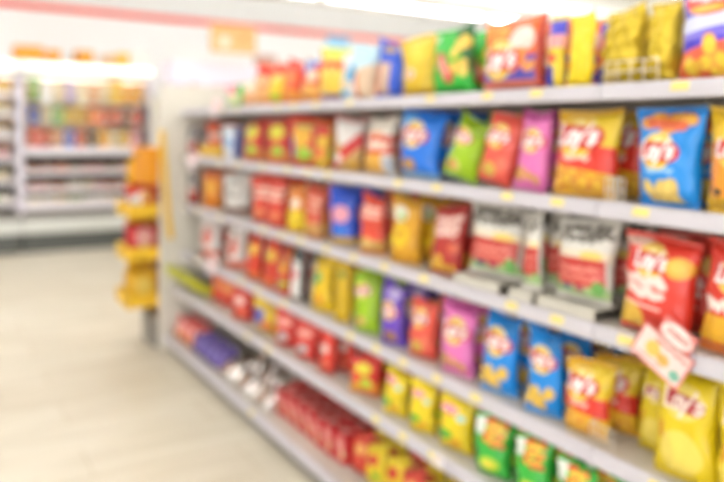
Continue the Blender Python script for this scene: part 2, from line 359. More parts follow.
def add_print(me, C):
    a = me.color_attributes.new('Print', 'FLOAT_COLOR', 'POINT')
    n = len(me.vertices)
    arr = np.ones((n, 4), dtype=np.float32); arr[:, :3] = C.reshape(-1, 3)[:n] * .88
    a.data.foreach_set('color', arr.ravel())

def grid_faces(nx, ny, off=0, flip=False):
    f = []
    for j in range(ny):
        for i in range(nx):
            a = off + j * (nx + 1) + i; q = (a, a + 1, a + nx + 2, a + nx + 1)
            f.append(q[::-1] if flip else q)
    return f

def slump(g, w, h, amt):
    """one soft irregular bend, shared by a bag and its seals"""
    a, b, c, d, e = (g.uniform(-1, 1) * amt for _ in range(5))
    def f(x, y, z):
        q, r = x / w, z / h
        return (x + .05 * a * z * r + .012 * b * math.sin(3.1 * r) + .06 * e * x * (r - .5),
                y + .03 * c * r * q * 2 + .012 * abs(d) * r * r - .03 * abs(e) * r * q * q * 4,
                z + (-.022 * d * q * 2 + .018 * c * (1 - 4 * q * q)) * r ** 3)
    return f

def bag_mesh(w, h, t, design, seed, res=1.0, crumple=1.0, taper=.06, seal=.045, amt=1.0):
    """pillow bag body between its two seals; base centre at the origin, front faces -Y"""
    g = random.Random(seed)
    nx = max(12, int(34 * res * max(w / .15, .6))); ny = max(16, int(50 * res * max(h / .22, .6)))
    u = np.linspace(-1, 1, nx + 1); v = np.linspace(0, 1, ny + 1)
    U, V = np.meshgrid(u, v)
    vv = 2 * V - 1
    prof = (1 - np.abs(U) ** 2.3) ** .62 * (1 - np.abs(vv) ** 3.2) ** .6
    prof *= 1 + .16 * -vv * 1.0          # contents settle low
    wid = 1 - .085 * (1 - vv ** 2) ** 1.0 + taper * (V - .5)
    ph = [g.uniform(0, 6.28) for _ in range(10)]
    bend = slump(g, w, h, amt)
    edge = np.exp(-(1 - np.abs(vv)) / .16)
    wr = (.0028 * np.sin(U * 9 + ph[0] + 1.5 * vv) + .0022 * np.sin(U * 17 + ph[1])) * edge
    sideedge = np.exp(-(1 - np.abs(U)) / .22)
    wr += .0024 * np.sin(vv * 8 + ph[2] + U) * sideedge
    for q in range(4):
        an = g.uniform(0, 3.14); fr = g.uniform(2.5, 6)
        s = np.sin(fr * (U * math.cos(an) + 1.4 * vv * math.sin(an)) + ph[3 + q])
        wr += .0017 * crumple * (1 - np.abs(s)) * (1 if crumple <= 1 else 1.5)
    X = U * w / 2 * wid + .002 * np.sin(vv * 6 + ph[7]) * np.abs(U)
    Z = V * h * (1 - 2 * seal) + h * seal
    amp = np.clip(prof, 0, None)
    fall = np.minimum(1, prof * 4)
    verts, faces, cols = [], [], []
    lays = DES[design]
    base = [L for L in lays if L[0] in ('fill', 'rect', 'half')]
    for side in (0, 1):
        T = t / 2 * amp + (wr if side == 0 else np.roll(wr, 3)) * fall
        Y = -T if side == 0 else T
        off = len(verts)
        verts += list(zip(X.ravel().tolist(), Y.ravel().tolist(), Z.ravel().tolist()))
        verts[off:] = [bend(*q) for q in verts[off:]]
        faces += grid_faces(nx, ny, off, flip=(side == 1))
        cols.append(paint(lays if side == 0 else base, (U + 1) / 2, seal + V * (1 - 2 * seal), h / w).reshape(-1, 3))
    me = bpy.data.meshes.new('bag_body')
    me.from_pydata(verts, [], faces); me.update()
    C = np.concatenate(cols); add_print(me, C)
    me.polygons.foreach_set('use_smooth', [True] * len(me.polygons))
    # seals
    seals = []
    for top in (0, 1):
        n = max(10, nx // 2) * 2
        us = np.linspace(-1, 1, n + 1)
        ww = w / 2 * (1 + taper * ((1 if top else 0) - .5))
        z0, z1 = (0, h * seal * 1.08) if not top else (h * (1 - seal * 1.08), h)
        vs, fs = [], []
        for yy in (-.0007, .0007):
            for z in (z0, (z0 + z1) / 2, z1):
                for k, uu in enumerate(us):
                    zz = z
                    if (top and z == z1) or (not top and z == z0):
                        zz += (.0012 if k % 2 else -.0) * (1 if not top else -1)
                    vs.append((uu * ww, yy + .0012 * math.sin(k * 1.3) + .002 * math.sin(uu * 4 + ph[8]), zz))
        m1 = (n + 1) * 3
        fs += grid_faces(n, 2, 0) + grid_faces(n, 2, m1, True)
        for k in range(n):
            fs.append((k + 1, k, m1 + k, m1 + k + 1))
            a = 2 * (n + 1) + k; fs.append((a, a + 1, m1 + a + 1, m1 + a))
        sm = bpy.data.meshes.new('seal'); sm.from_pydata([bend(*q) for q in vs], [], fs); sm.update()
        UU = np.tile((us + 1) / 2, 6); VV = np.full(UU.shape, 1.0 if top else 0.0)
        cc = paint(base, UU, VV, h / w); add_print(sm, cc * .96 + .02)
        seals.append(sm)
    return me, seals

def box_mesh(w, h, t, design, res=10):
    verts, faces, cols = [], [], []
    n = res
    s = np.linspace(0, 1, n + 1); A, B = np.meshgrid(s, s)
    def side(P, lay_, k):
        off = len(verts); verts.extend(P); faces.extend(grid_faces(n, n, off))
        cols.append(paint(lay_, A, B, k).reshape(-1, 3))
    L = DES[design]; base = L[:1]
    g = lambda fn: [fn(a, b) for a, b in zip(A.ravel(), B.ravel())]
    side(g(lambda a, b: ((a - .5) * w, -t / 2, b * h)), L, h / w)
    side(g(lambda a, b: ((.5 - a) * w, t / 2, b * h)), L, h / w)
    side(g(lambda a, b: (w / 2, (a - .5) * t, b * h)), base + L[-1:], h / t)
    side(g(lambda a, b: (-w / 2, (.5 - a) * t, b * h)), base + L[-1:], h / t)
    side(g(lambda a, b: ((a - .5) * w, (b - .5) * t, h)), base + L[1:2], t / w)
    side(g(lambda a, b: ((a - .5) * w, (.5 - b) * t, 0)), base, t / w)
    me = bpy.data.meshes.new('carton'); me.from_pydata(verts, [], faces); me.update()
    add_print(me, np.concatenate(cols))
    return me

def make_bag(name, w, h, t, design, seed, label, cat, group=None, res=1.0, crumple=1.0, m='film', taper=.06, amt=1.0):
    me, seals = bag_mesh(w, h, t, design, seed, res, crumple, taper, amt=amt)
    me.materials.append(M[m])
    root = empty(name)
    tag(root, label, cat, group)
    link(bpy.data.objects.new('bag_body', me), root)
    for nm, sm in zip(('bottom_seal', 'top_seal'), seals):
        sm.materials.append(M[m]); link(bpy.data.objects.new(nm, sm), root)
    return root

def settle(o, z, zmax=None):
    """rest a thing on height z; shrink it a little if it would touch the board above"""
    for _ in range(3):
        m = Matrix.LocRotScale(o.location, o.rotation_euler, o.scale)
        lo, hi = 1e9, -1e9
        for ch in (list(o.children) or [o]):
            n = len(ch.data.vertices); a = np.empty(n * 3, dtype=np.float32)
            ch.data.vertices.foreach_get('co', a); a = a.reshape(-1, 3)
            zz = a @ np.array(m[2][:3]) + m[2][3]
            lo, hi = min(lo, zz.min()), max(hi, zz.max())
        o.location.z += float(z + .0008 - lo)
        top = hi - lo + z + .0008
        if zmax is None or top < zmax: break
        o.scale.z *= float((zmax - .002 - z) / (hi - lo))

def copy_tree(o, parent=None):
    c = o.copy(); COL.objects.link(c)
    if parent is not None: c.parent = parent
    for ch in list(o.children): copy_tree(ch, c)
    return c

# ------------------------------------------------------------------ setting
X0, X1, Y0, Y1, ZT = -4.0, 9.6, -3.2, 9.62, 3.3
def struct(o, **k): o['kind'] = 'structure'; return o
struct(MB().box(X0, X1, Y0, Y1, -.05, 0).build('floor', M['floor']))
struct(MB().box(X0, X1, Y0, Y1 + .1, ZT, ZT + .05).build('ceiling', M['ceil']))
struct(MB().box(X0, X1, Y1, Y1 + .1, 0, ZT).build('wall_back', M['wall']))
struct(MB().box(X0 - .1, X0, Y0, Y1 + .1, 0, ZT).build('wall_left', M['wall']))
struct(MB().box(X1, X1 + .1, Y0, Y1 + .1, 0, ZT).build('wall_right', M['wall']))
struct(MB().box(X0, X1, Y1 - .02, Y1, 2.84, 2.92).build('trim_1', M['red']))
struct(MB().box(X0, X1, Y1 - .02, Y1, 0, .1).build('baseboard_back', M['cream']))

# ceiling fittings: rows of batten lamps running across the aisles
k = 0
for yy in (7.75, 5.0, 2.4, -.4):
    for xx in (-2.4, .2, 2.8, 5.4, 8.0):
        k += 1
        e = empty('ceiling_light', (xx, yy, ZT))
        rowname = {7.75: 'far row, over the coolers end', 5.0: 'second row', 2.4: 'third row', -.4: 'row behind the viewer'}[yy]
        tag(e, 'long white ceiling lamp, %s, %s' % (rowname, {-2.4: 'by the left wall', .2: 'over the open floor', 2.8: 'over the shelving run', 5.4: 'beyond the shelving run', 8.0: 'by the right wall'}[xx]), 'ceiling light', 'long white ceiling lamps')
        MB().box(-1.25, 1.25, -.05, .05, -.3, -.25).build('housing', M['housing'], e, bevel=.006)
        for a in (-.9, .9):
            MB().tube((a, 0, -.25), (a, 0, 0), .006, 8).build('hanger', M['string'], e)
        for q in (-.085, .085):
            MB().tube((-1.2, q, -.28), (1.2, q, -.28), .010, 10).build('lamp_tube', M['tube'], e)

# --------------------------------------------------------------- gondola run
DX = {1: 1.424, 2: 1.424, 3: 1.424, 4: 1.424, 5: 1.37, 6: 1.32}
ZC = {1: 1.516, 2: 1.23, 3: .924, 4: .616, 5: .399, 6: .09}
ORD = {1: 'top', 2: 'second', 3: 'third', 4: 'fourth', 5: 'fifth', 6: 'bottom'}
XB = 1.87
TOP = {s: ZC[s] + .016 for s in ZC}
BAYS = [(.1, 1.2, 'nearest the viewer, holding the big red bags'), (1.2, 2.3, 'second bay, holding the grey topped snack bags'),
        (2.3, 3.4, 'third bay, holding the white topped bag with red flash'), (3.4, 4.5, 'furthest bay, closed by the pale end panel')]
ITEMS = [
    (1, 3.738, 0.134, 0.12, 'green_small', 25, 0.0, 1, 'small green packet with pink corner, furthest along the top shelf'),
    (1, 3.542, 0.126, 0.148, 'peach', 25, 0.0, 1, 'pale peach snack packet near the far end of the top shelf'),
    (1, 3.381, 0.1, 0.2, 'red_tip', 25, 8.7, 1, 'narrow red packet on the top shelf beside the peach one'),
    (1, 3.208, 0.139, 0.169, 'yellow_orange', 25, 5.0, 1, 'yellow packet with orange sides on the top shelf'),
    (1, 3.029, 0.112, 0.199, 'red_orange', 22, 10.6, 1, 'tall tilted red packet with orange foot on the top shelf'),
    (1, 2.858, 0.128, 0.191, 'red_blue_or', 22, 8.0, 1, 'red and orange packet with small blue corner on the top shelf'),
    (1, 2.651, 0.172, 0.221, 'yellow_redtext', 20, 2.2, 2, 'large pale yellow bag with red band on the top shelf'),
    (1, 2.492, 0.104, 0.183, 'white_sky', 20, 6.3, 1, 'white bag with slanting sky blue stripe on the top shelf'),
    (1, 2.371, 0.098, 0.197, 'beige_sky', 20, 2.3, 1, 'beige and pale blue bag beside the royal blue one'),
    (1, 2.23, 0.132, 0.217, 'blue_beige', 18, 2.0, 2, 'royal blue bag with beige front panel on the top shelf'),
    (1, 2.036, 0.147, 0.208, 'mustard', 15, 0.0, 2, 'plump mustard bag with small white dot on the top shelf'),
    (1, 1.854, 0.167, 0.225, 'green_chip', 14, 0.0, 2, 'bright green bag with golden crisps on the top shelf'),
    (1, 1.578, 0.215, 0.217, 'orange_roundel', 10, 0.0, 2, 'big orange and red crisp bag on the top shelf'),
    (1, 1.382, 0.054, 0.2, 'blue_red_yellow', 8, 0.0, 2, 'slim yellow bag with blue cap on the top shelf'),
    (1, 1.304, 0.073, 0.198, 'bright_yellow', 6, 2.3, 0, 'plain bright yellow bag beside the crinkled gold foil'),
    (1, 1.188, 0.116, 0.2, 'gold_foil', 4, 1.4, 1, 'crinkled gold foil bag touching the bright yellow one'),
    (1, 1.075, 0.08, 0.191, 'gold_foil', 0, 1.4, 0, 'creased gold foil bag beside the violet one on the top shelf'),
    (1, 0.951, 0.151, 0.21, 'violet_big', 2, 0.0, 1, 'large violet and white crisp bag on the top shelf'),
    (1, 0.795, 0.123, 0.189, 'mustard', 0, 0.0, 1, 'mustard yellow bag on the top shelf nearest the viewer'),
    (2, 4.417, 0.074, 0.179, 'grey_red', 30, 0.0, 1, 'tiny dark red packet at the second shelf far end'),
    (2, 4.195, 0.117, 0.198, 'orange_dot', 30, 0.0, 1, 'orange packet with white dot at the far end of the second shelf'),
    (2, 3.984, 0.089, 0.174, 'darkgreen_white', 30, 0.0, 1, 'slim dark green and white packet on the second shelf'),
    (2, 3.779, 0.115, 0.175, 'white_navy', 28, 0.0, 1, 'small white packet with navy edge on the second shelf'),
    (2, 3.502, 0.157, 0.228, 'red_lime', 26, 0.0, 1, 'red bag with lime badge beside the white and navy packet'),
    (2, 3.189, 0.149, 0.226, 'red_lime', 26, 0.0, 1, 'red bag with lime badge, second shelf, nearer of the pair'),
    (2, 2.915, 0.157, 0.224, 'red_multi', 24, 0.0, 1, 'red bag with blue edge and lime foot on the second shelf'),
    (2, 2.717, 0.081, 0.205, 'yellow_red_small', 24, 0.0, 1, 'narrow yellow and red bag beside the white topped one'),
    (2, 2.537, 0.15, 0.237, 'white_reddiag', 22, 0.0, 2, 'white topped bag with red diagonal flash on the second shelf'),
    (2, 2.28, 0.147, 0.237, 'white_redtext', 20, 0.0, 2, 'cream topped bag with red middle on the second shelf'),
    (2, 2.031, 0.176, 0.244, 'blue_roundel_low', 16, 2.5, 2, 'deep blue crisp bag beside the leaning lime green one'),
    (2, 1.811, 0.143, 0.227, 'lime_roundel', 14, 15.1, 2, 'lime green crisp bag leaning over on the second shelf'),
    (2, 1.64, 0.125, 0.21, 'coral_roundel', 12, 13.8, 2, 'coral red crisp bag leaning over on the second shelf'),
    (2, 1.486, 0.111, 0.237, 'pink_roundel', 10, 4.1, 1, 'pink crisp bag with yellow roundel on the second shelf'),
    (2, 1.297, 0.192, 0.239, 'yr_roundel', 6, 1.9, 2, 'large yellow and red crisp bag on the second shelf'),
    (2, 1.042, 0.165, 0.231, 'blue_roundel_top', 2, -1.1, 2, 'upright sky blue crisp bag with roundel on the second shelf'),
    (2, 0.88, 0.131, 0.228, 'yellow_orange_big', 0, 0.0, 1, 'golden bag with orange blotch cut by the picture edge'),
    (2, 0.739, 0.119, 0.225, 'lime_roundel', 0, 0.0, 1, 'upright lime green bag on the second shelf nearest the viewer'),
    (3, 4.411, 0.088, 0.201, 'grey_red', 32, 0.0, 1, 'tiny dark red packet at the far end of the third shelf'),
    (3, 4.134, 0.131, 0.222, 'amber', 30, 0.0, 1, 'small amber packet on the third shelf beside the white one'),
    (3, 3.758, 0.167, 0.226, 'white_grey', 30, 0.0, 1, 'white and grey packet on the third shelf between amber and red'),
    (3, 3.38, 0.122, 0.258, 'coral_white', 28, 0.0, 1, 'coral red packet with pale lettering beside the white and grey one'),
    (3, 3.171, 0.108, 0.251, 'coral_white', 28, 0.0, 1, 'coral red packet with pale lettering beside the orange and yellow one'),
    (3, 2.969, 0.121, 0.231, 'orange_yellow', 26, 0.0, 1, 'orange packet with yellow foot and white mark on the third shelf'),
    (3, 2.778, 0.097, 0.226, 'red_tan', 26, 0.0, 1, 'brick red and tan packet on the third shelf'),
    (3, 2.541, 0.121, 0.231, 'blue_pink', 24, 0.0, 1, 'blue bag with pink panel and yellow foot on the third shelf'),
    (3, 2.322, 0.127, 0.233, 'coral_text', 22, 0.0, 2, 'coral bag with tan foot on the third shelf'),
    (3, 2.107, 0.135, 0.236, 'gold_green', 20, 0.0, 2, 'golden bag with white and green mark on the third shelf'),
    (3, 1.87, 0.129, 0.233, 'darkred_text', 16, 1.6, 2, 'dark red bag with white lettering on the third shelf'),
    (3, 1.64, 0.192, 0.226, 'popcorn', 12, 1.5, 1, 'grey topped snack bag with red block beside the dark red bag'),
    (3, 1.457, 0.067, 0.232, 'popcorn', 14, 0.0, 1, 'narrow grey topped bag squeezed between two wider alike bags'),
    (3, 1.289, 0.171, 0.236, 'popcorn', 6, 0.0, 1, 'grey topped snack bag with red block beside the big red bag'),
    (3, 1.074, 0.181, 0.231, 'red_big', 4, 1.2, 2, 'big red crisp bag with one golden crisp above the promotion card'),
    (3, 0.88, 0.156, 0.24, 'red_big2', 2, 1.0, 2, 'big red bag with golden foot cut by the picture edge'),
    (3, 0.717, 0.126, 0.244, 'blue_roundel_top', 2, 0.0, 1, 'sky blue bag on the third shelf nearest the viewer'),
    (4, 4.146, 0.143, 0.247, 'white_redfoot', 32, 0.0, 1, 'white packet with red motif at the far end of the fourth shelf'),
    (4, 3.756, 0.147, 0.256, 'white_redfoot', 30, 0.0, 1, 'white packet with red motif beside narrow red packets, fourth shelf'),
    (4, 3.447, 0.112, 0.24, 'yellow_on_red', 28, 0.0, 1, 'narrow red packet with yellow badge, fourth shelf, further of two'),
    (4, 3.237, 0.105, 0.238, 'yellow_on_red', 28, 0.0, 1, 'narrow red packet with yellow badge, fourth shelf, nearer of two'),
    (4, 3.081, 0.084, 0.212, 'red_multi', 26, 0.0, 1, 'narrow red packet beside the white and black one, fourth shelf'),
    (4, 2.934, 0.092, 0.243, 'white_black', 26, 0.0, 1, 'white and black packet with red motif on the fourth shelf'),
    (4, 2.712, 0.13, 0.262, 'yellow_greenbadge', 24, 0.0, 2, 'yellow bag with green badge on the fourth shelf'),
    (4, 2.516, 0.08, 0.263, 'yellow_plain', 24, 0.0, 1, 'plain darker yellow bag on the fourth shelf'),
    (4, 2.338, 0.115, 0.24, 'lime_roundel', 22, 0.0, 2, 'lime green crisp bag with pink roundel on the fourth shelf'),
    (4, 2.154, 0.112, 0.232, 'purple_roundel', 20, 0.0, 2, 'purple crisp bag with yellow roundel on the fourth shelf'),
    (4, 1.981, 0.122, 0.209, 'coral_roundel', 18, 3.8, 2, 'coral crisp bag between purple and pink ones, fourth shelf'),
    (4, 1.791, 0.128, 0.229, 'pink_roundel', 16, 0.0, 2, 'pink crisp bag with yellow roundel on the fourth shelf'),
    (4, 1.602, 0.138, 0.245, 'blue_roundel_mid', 14, 0.0, 2, 'sky blue crisp bag beside the pink one, fourth shelf'),
    (4, 1.416, 0.121, 0.242, 'blue_roundel_mid', 12, -1.3, 2, 'sky blue crisp bag beside the yellow orange and red one'),
    (4, 1.26, 0.129, 0.191, 'yr_roundel', 8, 1.6, 2, 'yellow orange and red crisp bag on the fourth shelf'),
    (4, 1.101, 0.094, 0.207, 'yellow_redlogo', 6, 1.3, 0, 'yellow crisp bag with dark red logo half hidden by its twin'),
    (4, 0.979, 0.148, 0.253, 'yellow_redlogo', 2, 1.5, 1, 'full yellow crisp bag with dark red logo on the fourth shelf'),
    (4, 0.828, 0.131, 0.276, 'yellow_redlogo', 0, 0.0, 1, 'yellow crisp bag with dark red logo cut by the picture edge'),
    (5, 3.512, 0.128, 0.253, 'red_white', 28, 0.0, 1, 'red packet with white patch beside the blue and yellow one'),
    (5, 3.227, 0.146, 0.234, 'yellow_blue', 26, 9.5, 1, 'yellow packet with blue patch leaning on the fifth shelf'),
    (5, 2.978, 0.123, 0.23, 'red_cyan', 26, 4.6, 1, 'red packet with cyan spot, fifth shelf, further of two'),
    (5, 2.756, 0.116, 0.241, 'red_cyan', 24, 4.1, 1, 'red packet with cyan spot, fifth shelf, nearer of two'),
    (5, 2.572, 0.093, 0.227, 'red_white', 24, 5.2, 2, 'narrow bright red packet with pale mark on the fifth shelf'),
    (5, 2.292, 0.146, 0.196, 'fruit_red', 22, 0.0, 2, 'orange bag with red top on the fifth shelf'),
    (5, 2.065, 0.112, 0.187, 'yellow_green', 20, 0.0, 1, 'yellow bag with green splash, fifth shelf, furthest of three'),
    (5, 1.898, 0.099, 0.194, 'yellow_green', 20, 0.0, 1, 'yellow bag with green splash, fifth shelf, middle of three'),
    (5, 1.734, 0.129, 0.205, 'yellow_green', 18, 4.4, 2, 'yellow bag with green splash, fifth shelf, nearest of three'),
    (5, 1.548, 0.113, 0.196, 'green_pack', 14, 0.0, 2, 'bright green packet with red lettering beside the yellow bag'),
    (5, 1.392, 0.11, 0.222, 'green_pack', 12, 0.0, 2, 'bright green packet with red lettering, second from the yellow bag'),
    (5, 1.242, 0.109, 0.241, 'green_pack', 10, 0.0, 2, 'bright green packet with red lettering, third from the yellow bag'),
]
ticket_y = {s: [] for s in ZC}
for it in ITEMS:
    ticket_y[it[0]].append(it[1])
ticket_y[6] = [1.5, 1.9, 2.3, 2.7, 3.05, 3.4, 3.9]
for b, (ya, yb, txt) in enumerate(BAYS):
    root = empty('shelving_bay', (1.6, (ya + yb) / 2, 0))
    tag(root, 'pale metal shelving bay, ' + txt, 'shelving', 'bays of the shelving run')
    def sub(mb, name, m, parent=root, bevel=0):
        base = (1.6, (ya + yb) / 2, 0)
        if parent is root:
            mb.v = [(x - base[0], y - base[1], z) for x, y, z in mb.v]
        else:
            mb.v = [(x - base[0], y - base[1], z) for x, y, z in mb.v]
        return mb.build(name, m, parent, bevel)
    sub(MB().box(XB, XB + .012, ya + .002, yb - .002, .1, 1.66), 'back_panel', M['back'])
    sub(MB().box(XB - .028, XB - .001, ya + .001, ya + .028, .02, 1.7), 'upright', M['upright'])
    if b == 3:
        sub(MB().box(XB - .028, XB - .001, yb - .03, yb - .002, .02, 1.7), 'upright', M['upright'])
        sub(MB().box(1.285, 1.9, yb + .002, yb + .03, 0, 1.69), 'end_panel', M['panel'], bevel=.004)
    sub(MB().box(DX[6] + .03, XB, ya + .002, yb - .002, 0, .066), 'kick_plate', M['kick'])
    for s in ZC:
        d, zc = DX[s], ZC[s]
        mb = MB().box(d + .006, XB - .03, ya + .003, yb - .003, TOP[s] - .024, TOP[s])
        # brackets under the board
        if s < 6:
            for yy in (ya + .006, yb - .01):
                mb.prism_y([(d + .02, TOP[s] - .024), (XB - .03, TOP[s] - .024), (XB - .03, TOP[s] - .045), (d + .1, TOP[s] - .030)], yy, yy + .003)
        sh = sub(mb, 'shelf', M['board'])
        sub(MB().prism_y([(d - .004, zc + .02), (d + .005, zc + .021), (d + .005, zc - .02), (d - .010, zc - .02), (d - .013, zc - .016), (d - .007, zc + .016)], ya + .002, yb - .002), 'price_rail', M['rail'], sh)
        last = -9
        for yy in sorted(ticket_y[s]):
            y2 = yy + .03
            if ya + .03 < y2 < yb - .05 and y2 - last > .15 and int(yy * 1000) % 4:
                last = y2
                q = MB().prism_y([(d - .0135, zc - .004), (d - .0125, zc - .004), (d - .0075, zc + .016), (d - .0085, zc + .016)], y2 - .022, y2 + .022)
                sub(q, 'price_ticket', M['ticket'], sh)

# ----------------------------------------------------------- bags on shelves
NEAR = {1: 1.2, 2: 1.2}
for n, (s, y, w, h, des, yaw, roll, beh, label) in enumerate(ITEMS):
    t = min(.08, .4 * w + .014)
    if des == 'gold_foil': t = .07
    metal = 'foil' if des == 'gold_foil' else 'film'
    res = 1.5 if y < 1.7 else (1.15 if y < 2.6 else .75)
    cr = 1.7 if des == 'gold_foil' else 1.0
    tp = {'blue_roundel_top': .18, 'yellow_redlogo': -.05}.get(des, .05)
    name = 'snack_bag' if w > .11 else 'snack_packet'
    root = make_bag(name, w, h, t, des, 100 + n, label, 'snack bag' if w > .11 else 'snack packet', 'bags and packets on the %s shelf' % ORD[s], res, cr, metal, tp, .45 if y < 1.4 else .85)
    zb = TOP[s] + (.034 if des == 'popcorn' else 0)
    x = DX[s] + (.022 if des == 'gold_foil' else .010) + t / 2 + .5 * w * abs(math.sin(R(yaw))) * .6
    back = 4.0
    root.location = (x, y, zb + abs(math.sin(R(roll))) * w / 2 + .001)
    roll += rng.uniform(-1.5, 1.5); yaw += rng.uniform(-4, 4)
    root.rotation_euler = (R(-back), R(roll), R(-90 + yaw))
    x = root.location.x + (.075 if 'half hidden' in label else .05 if des in ('orange_dot', 'darkgreen_white') else .004 if s == 5 else 0); root.location.x = x
    zt = TOP[s - 1] - (.050 if min(abs(y - q) for q in (1.2, 2.3, 3.4)) < w / 2 + .02 else (.037 if s == 5 else .040)) if s > 1 else None
    settle(root, zb, zt)
    pitch = max(t + .025, .069) / max(.75, math.cos(R(yaw)))
    xx = x
    for k in range(beh):
        xx += pitch
        if xx + t / 2 + h * .07 + w / 2 * abs(math.sin(R(yaw))) > XB - .03: break
        c = copy_tree(root)
        c.location = (xx, y - .024 * (k + 1) + rng.uniform(-.008, .008), root.location.z)
        c.rotation_euler = (R(-back), R(roll + rng.uniform(-1, 1)), R(-90 + yaw + rng.uniform(-4, 4)))
        settle(c, zb, zt)
        short = label.split(' on the ')[0].split(' beside ')[0].split(',')[0]
        c['label'] = ('twin' if beh == 1 else 'middle twin' if k == 0 else 'rear twin') + ' behind the ' + label
        c['group'] = 'bags tucked behind the %s, %s shelf' % (short, ORD[s])

# clear trays that raise the grey topped bags
for (ya, yb, lab) in ((1.565, 1.77, 'clear plastic riser under the grey topped bag beside the dark red one'),
                      (1.43, 1.52, 'narrow clear plastic riser under the squeezed grey topped bag'),
                      (1.215, 1.41, 'clear plastic riser under the grey topped bag beside the bay upright')):
    z = TOP[3] + .001
    e = empty('plastic_riser', (1.553, (ya + yb) / 2, z)); tag(e, lab, 'tray', 'clear risers on the third shelf')
    hw = (yb - ya) / 2
    MB().box(-.118, .16, -hw, hw, .028, .0315).build('tray_top', M['clear'], e)
    MB().box(-.1195, -.1175, -hw, hw, 0, .032).build('front_lip', M['clear'], e)
    MB().box(.157, .16, -hw, hw, 0, .028).build('rear_leg', M['clear'], e)

# wire dividers
def divider(s, y, w, h, x, lab, ln=.36):
    z = TOP[s] + .002
    e = empty('wire_divider', (x, y, z)); tag(e, lab, 'wire divider', 'wire dividers on the shelves')
    f = MB(); r = .0016
    for zz in (r, h * .55, h):
        f.tube((0, -w / 2, zz), (0, w / 2, zz), r)
    n = 5
    for i in range(n):
        yy = -w / 2 + w * i / (n - 1); f.tube((0, yy, r), (0, yy, h), r)
    f.build('front_fence', M['wire'], e)
    g = MB()
    for zz in (r, h):
        g.tube((0, w / 2, zz), (ln, w / 2, zz), r)
    for i in range(1, int(ln / .02) + 1):
        g.tube((.02 * i, w / 2, r), (.02 * i, w / 2, h), r)
    g.build('side_fence', M['wire'], e)
divider(1, 1.125, .15, .055, 1.431, 'low wire divider in front of the gold foil bags', .02)
divider(2, 1.16, .055, .06, 1.431, 'low wire divider beside the sky blue bag on the second shelf', .04)
divider(4, 1.18, .07, .06, 1.431, 'low wire divider beside the yellow twin bags on the fourth shelf', .02)

# -------------------------------------------------------- heaps and cartons
def flat_packet(name, w, h, t, des, seed, loc, rot, label, cat, group, m='film', res=.55, src=None, on=None):
    if src is None:
        o = make_bag(name, w, h, t, des, seed, label, cat, group, res, 1.0, m, .0)
    else:
        o = copy_tree(src); tag(o, label, cat, group)
    o.location = loc; o.rotation_euler = rot
    if on is not None: settle(o, on)
    return o

NUM = ['first', 'second', 'third', 'fourth', 'fifth', 'sixth', 'seventh', 'eighth', 'ninth', 'tenth', 'eleventh', 'twelfth', 'thirteenth', 'fourteenth', 'fifteenth', 'sixteenth']
SEQ = ['nearest', 'second', 'third', 'fourth', 'fifth', 'sixth', 'seventh', 'eighth', 'ninth', 'tenth', 'eleventh', 'twelfth']
# far end of the fifth shelf: lime packets and orange packets leaning back
src = None
for i in range(5):
    lab = 'long lime packet jutting out over the fifth shelf rail, %s from the end panel' % NUM[4 - i]
    src2 = flat_packet('snack_packet', .074, .25, .04, 'lime_flat', 500, (1.52, 4.06 + .092 * i, TOP[5] + .035), (R(-62 + 3 * (i % 2)), 0, R(90)), lab, 'snack packet', 'lime packets on the fifth shelf', src=src, on=TOP[5])
    src = src or src2
src = None
for i in range(2):
    for j in range(2):
        lab = 'orange red packet on the fifth shelf beside the lime ones, %s %s' % (['nearest', 'furthest'][i], ['in front', 'behind'][j])
        s2 = flat_packet('snack_packet', .12, .165, .045, 'orange_flat', 510, (1.475 + .075 * j, 3.80 + .135 * i, TOP[5] + .004), (R(-6), R(-4), R(-60)), lab, 'snack packet', 'orange packets on the fifth shelf', src=src, on=TOP[5])
        src = src or s2
# yellow packets lying flat in front at the far end of the second shelf
src = None
for i in range(2):
    lab = 'flat yellow packet lying at the far end of the second shelf, %s of the pair' % SEQ[i]
    s2 = flat_packet('snack_packet', .065, .15, .024, 'yellow_tray', 520, (1.437, 4.06 + .165 * i, TOP[2] + .002), (R(-12), R(84), R(-90)), lab, 'snack packet', 'flat yellow packets on the second shelf', src=src, on=TOP[2])
    src = src or s2
# bottom shelf: red and pink packets, purple packets, silver heap, red cartons, yellow packets
src = None
for i in range(3):
    for j in range(2):
        lab = 'red and pink packet on the bottom shelf, %s row, %s from the end panel' % (['front', 'rear'][j], NUM[2 - i])
        s2 = flat_packet('candy_packet', .1, .13, .04, 'red_pink_small', 530, (1.385 + .07 * j, 4.17 + .12 * i, TOP[6] + .003), (R(-14), R(3 * (-1) ** i), R(-62)), lab, 'candy packet', 'red and pink packets on the bottom shelf', src=src, on=TOP[6])
        src = src or s2
src = None
for i in range(5):
    for j in range(2):
        lab = 'purple packet on the bottom shelf, %s row, %s from the silver heap' % (['front', 'rear'][j], NUM[i])
        s2 = flat_packet('candy_packet', .085, .11, .03, 'purple_small', 540, (1.375 + .06 * j, 3.71 + .085 * i, TOP[6] + .003), (R(-20), R(5 * (-1) ** i), R(-65)), lab, 'candy packet', 'purple packets on the bottom shelf', src=src, on=TOP[6])
        src = src or s2
srcs = {}
g = random.Random(5)
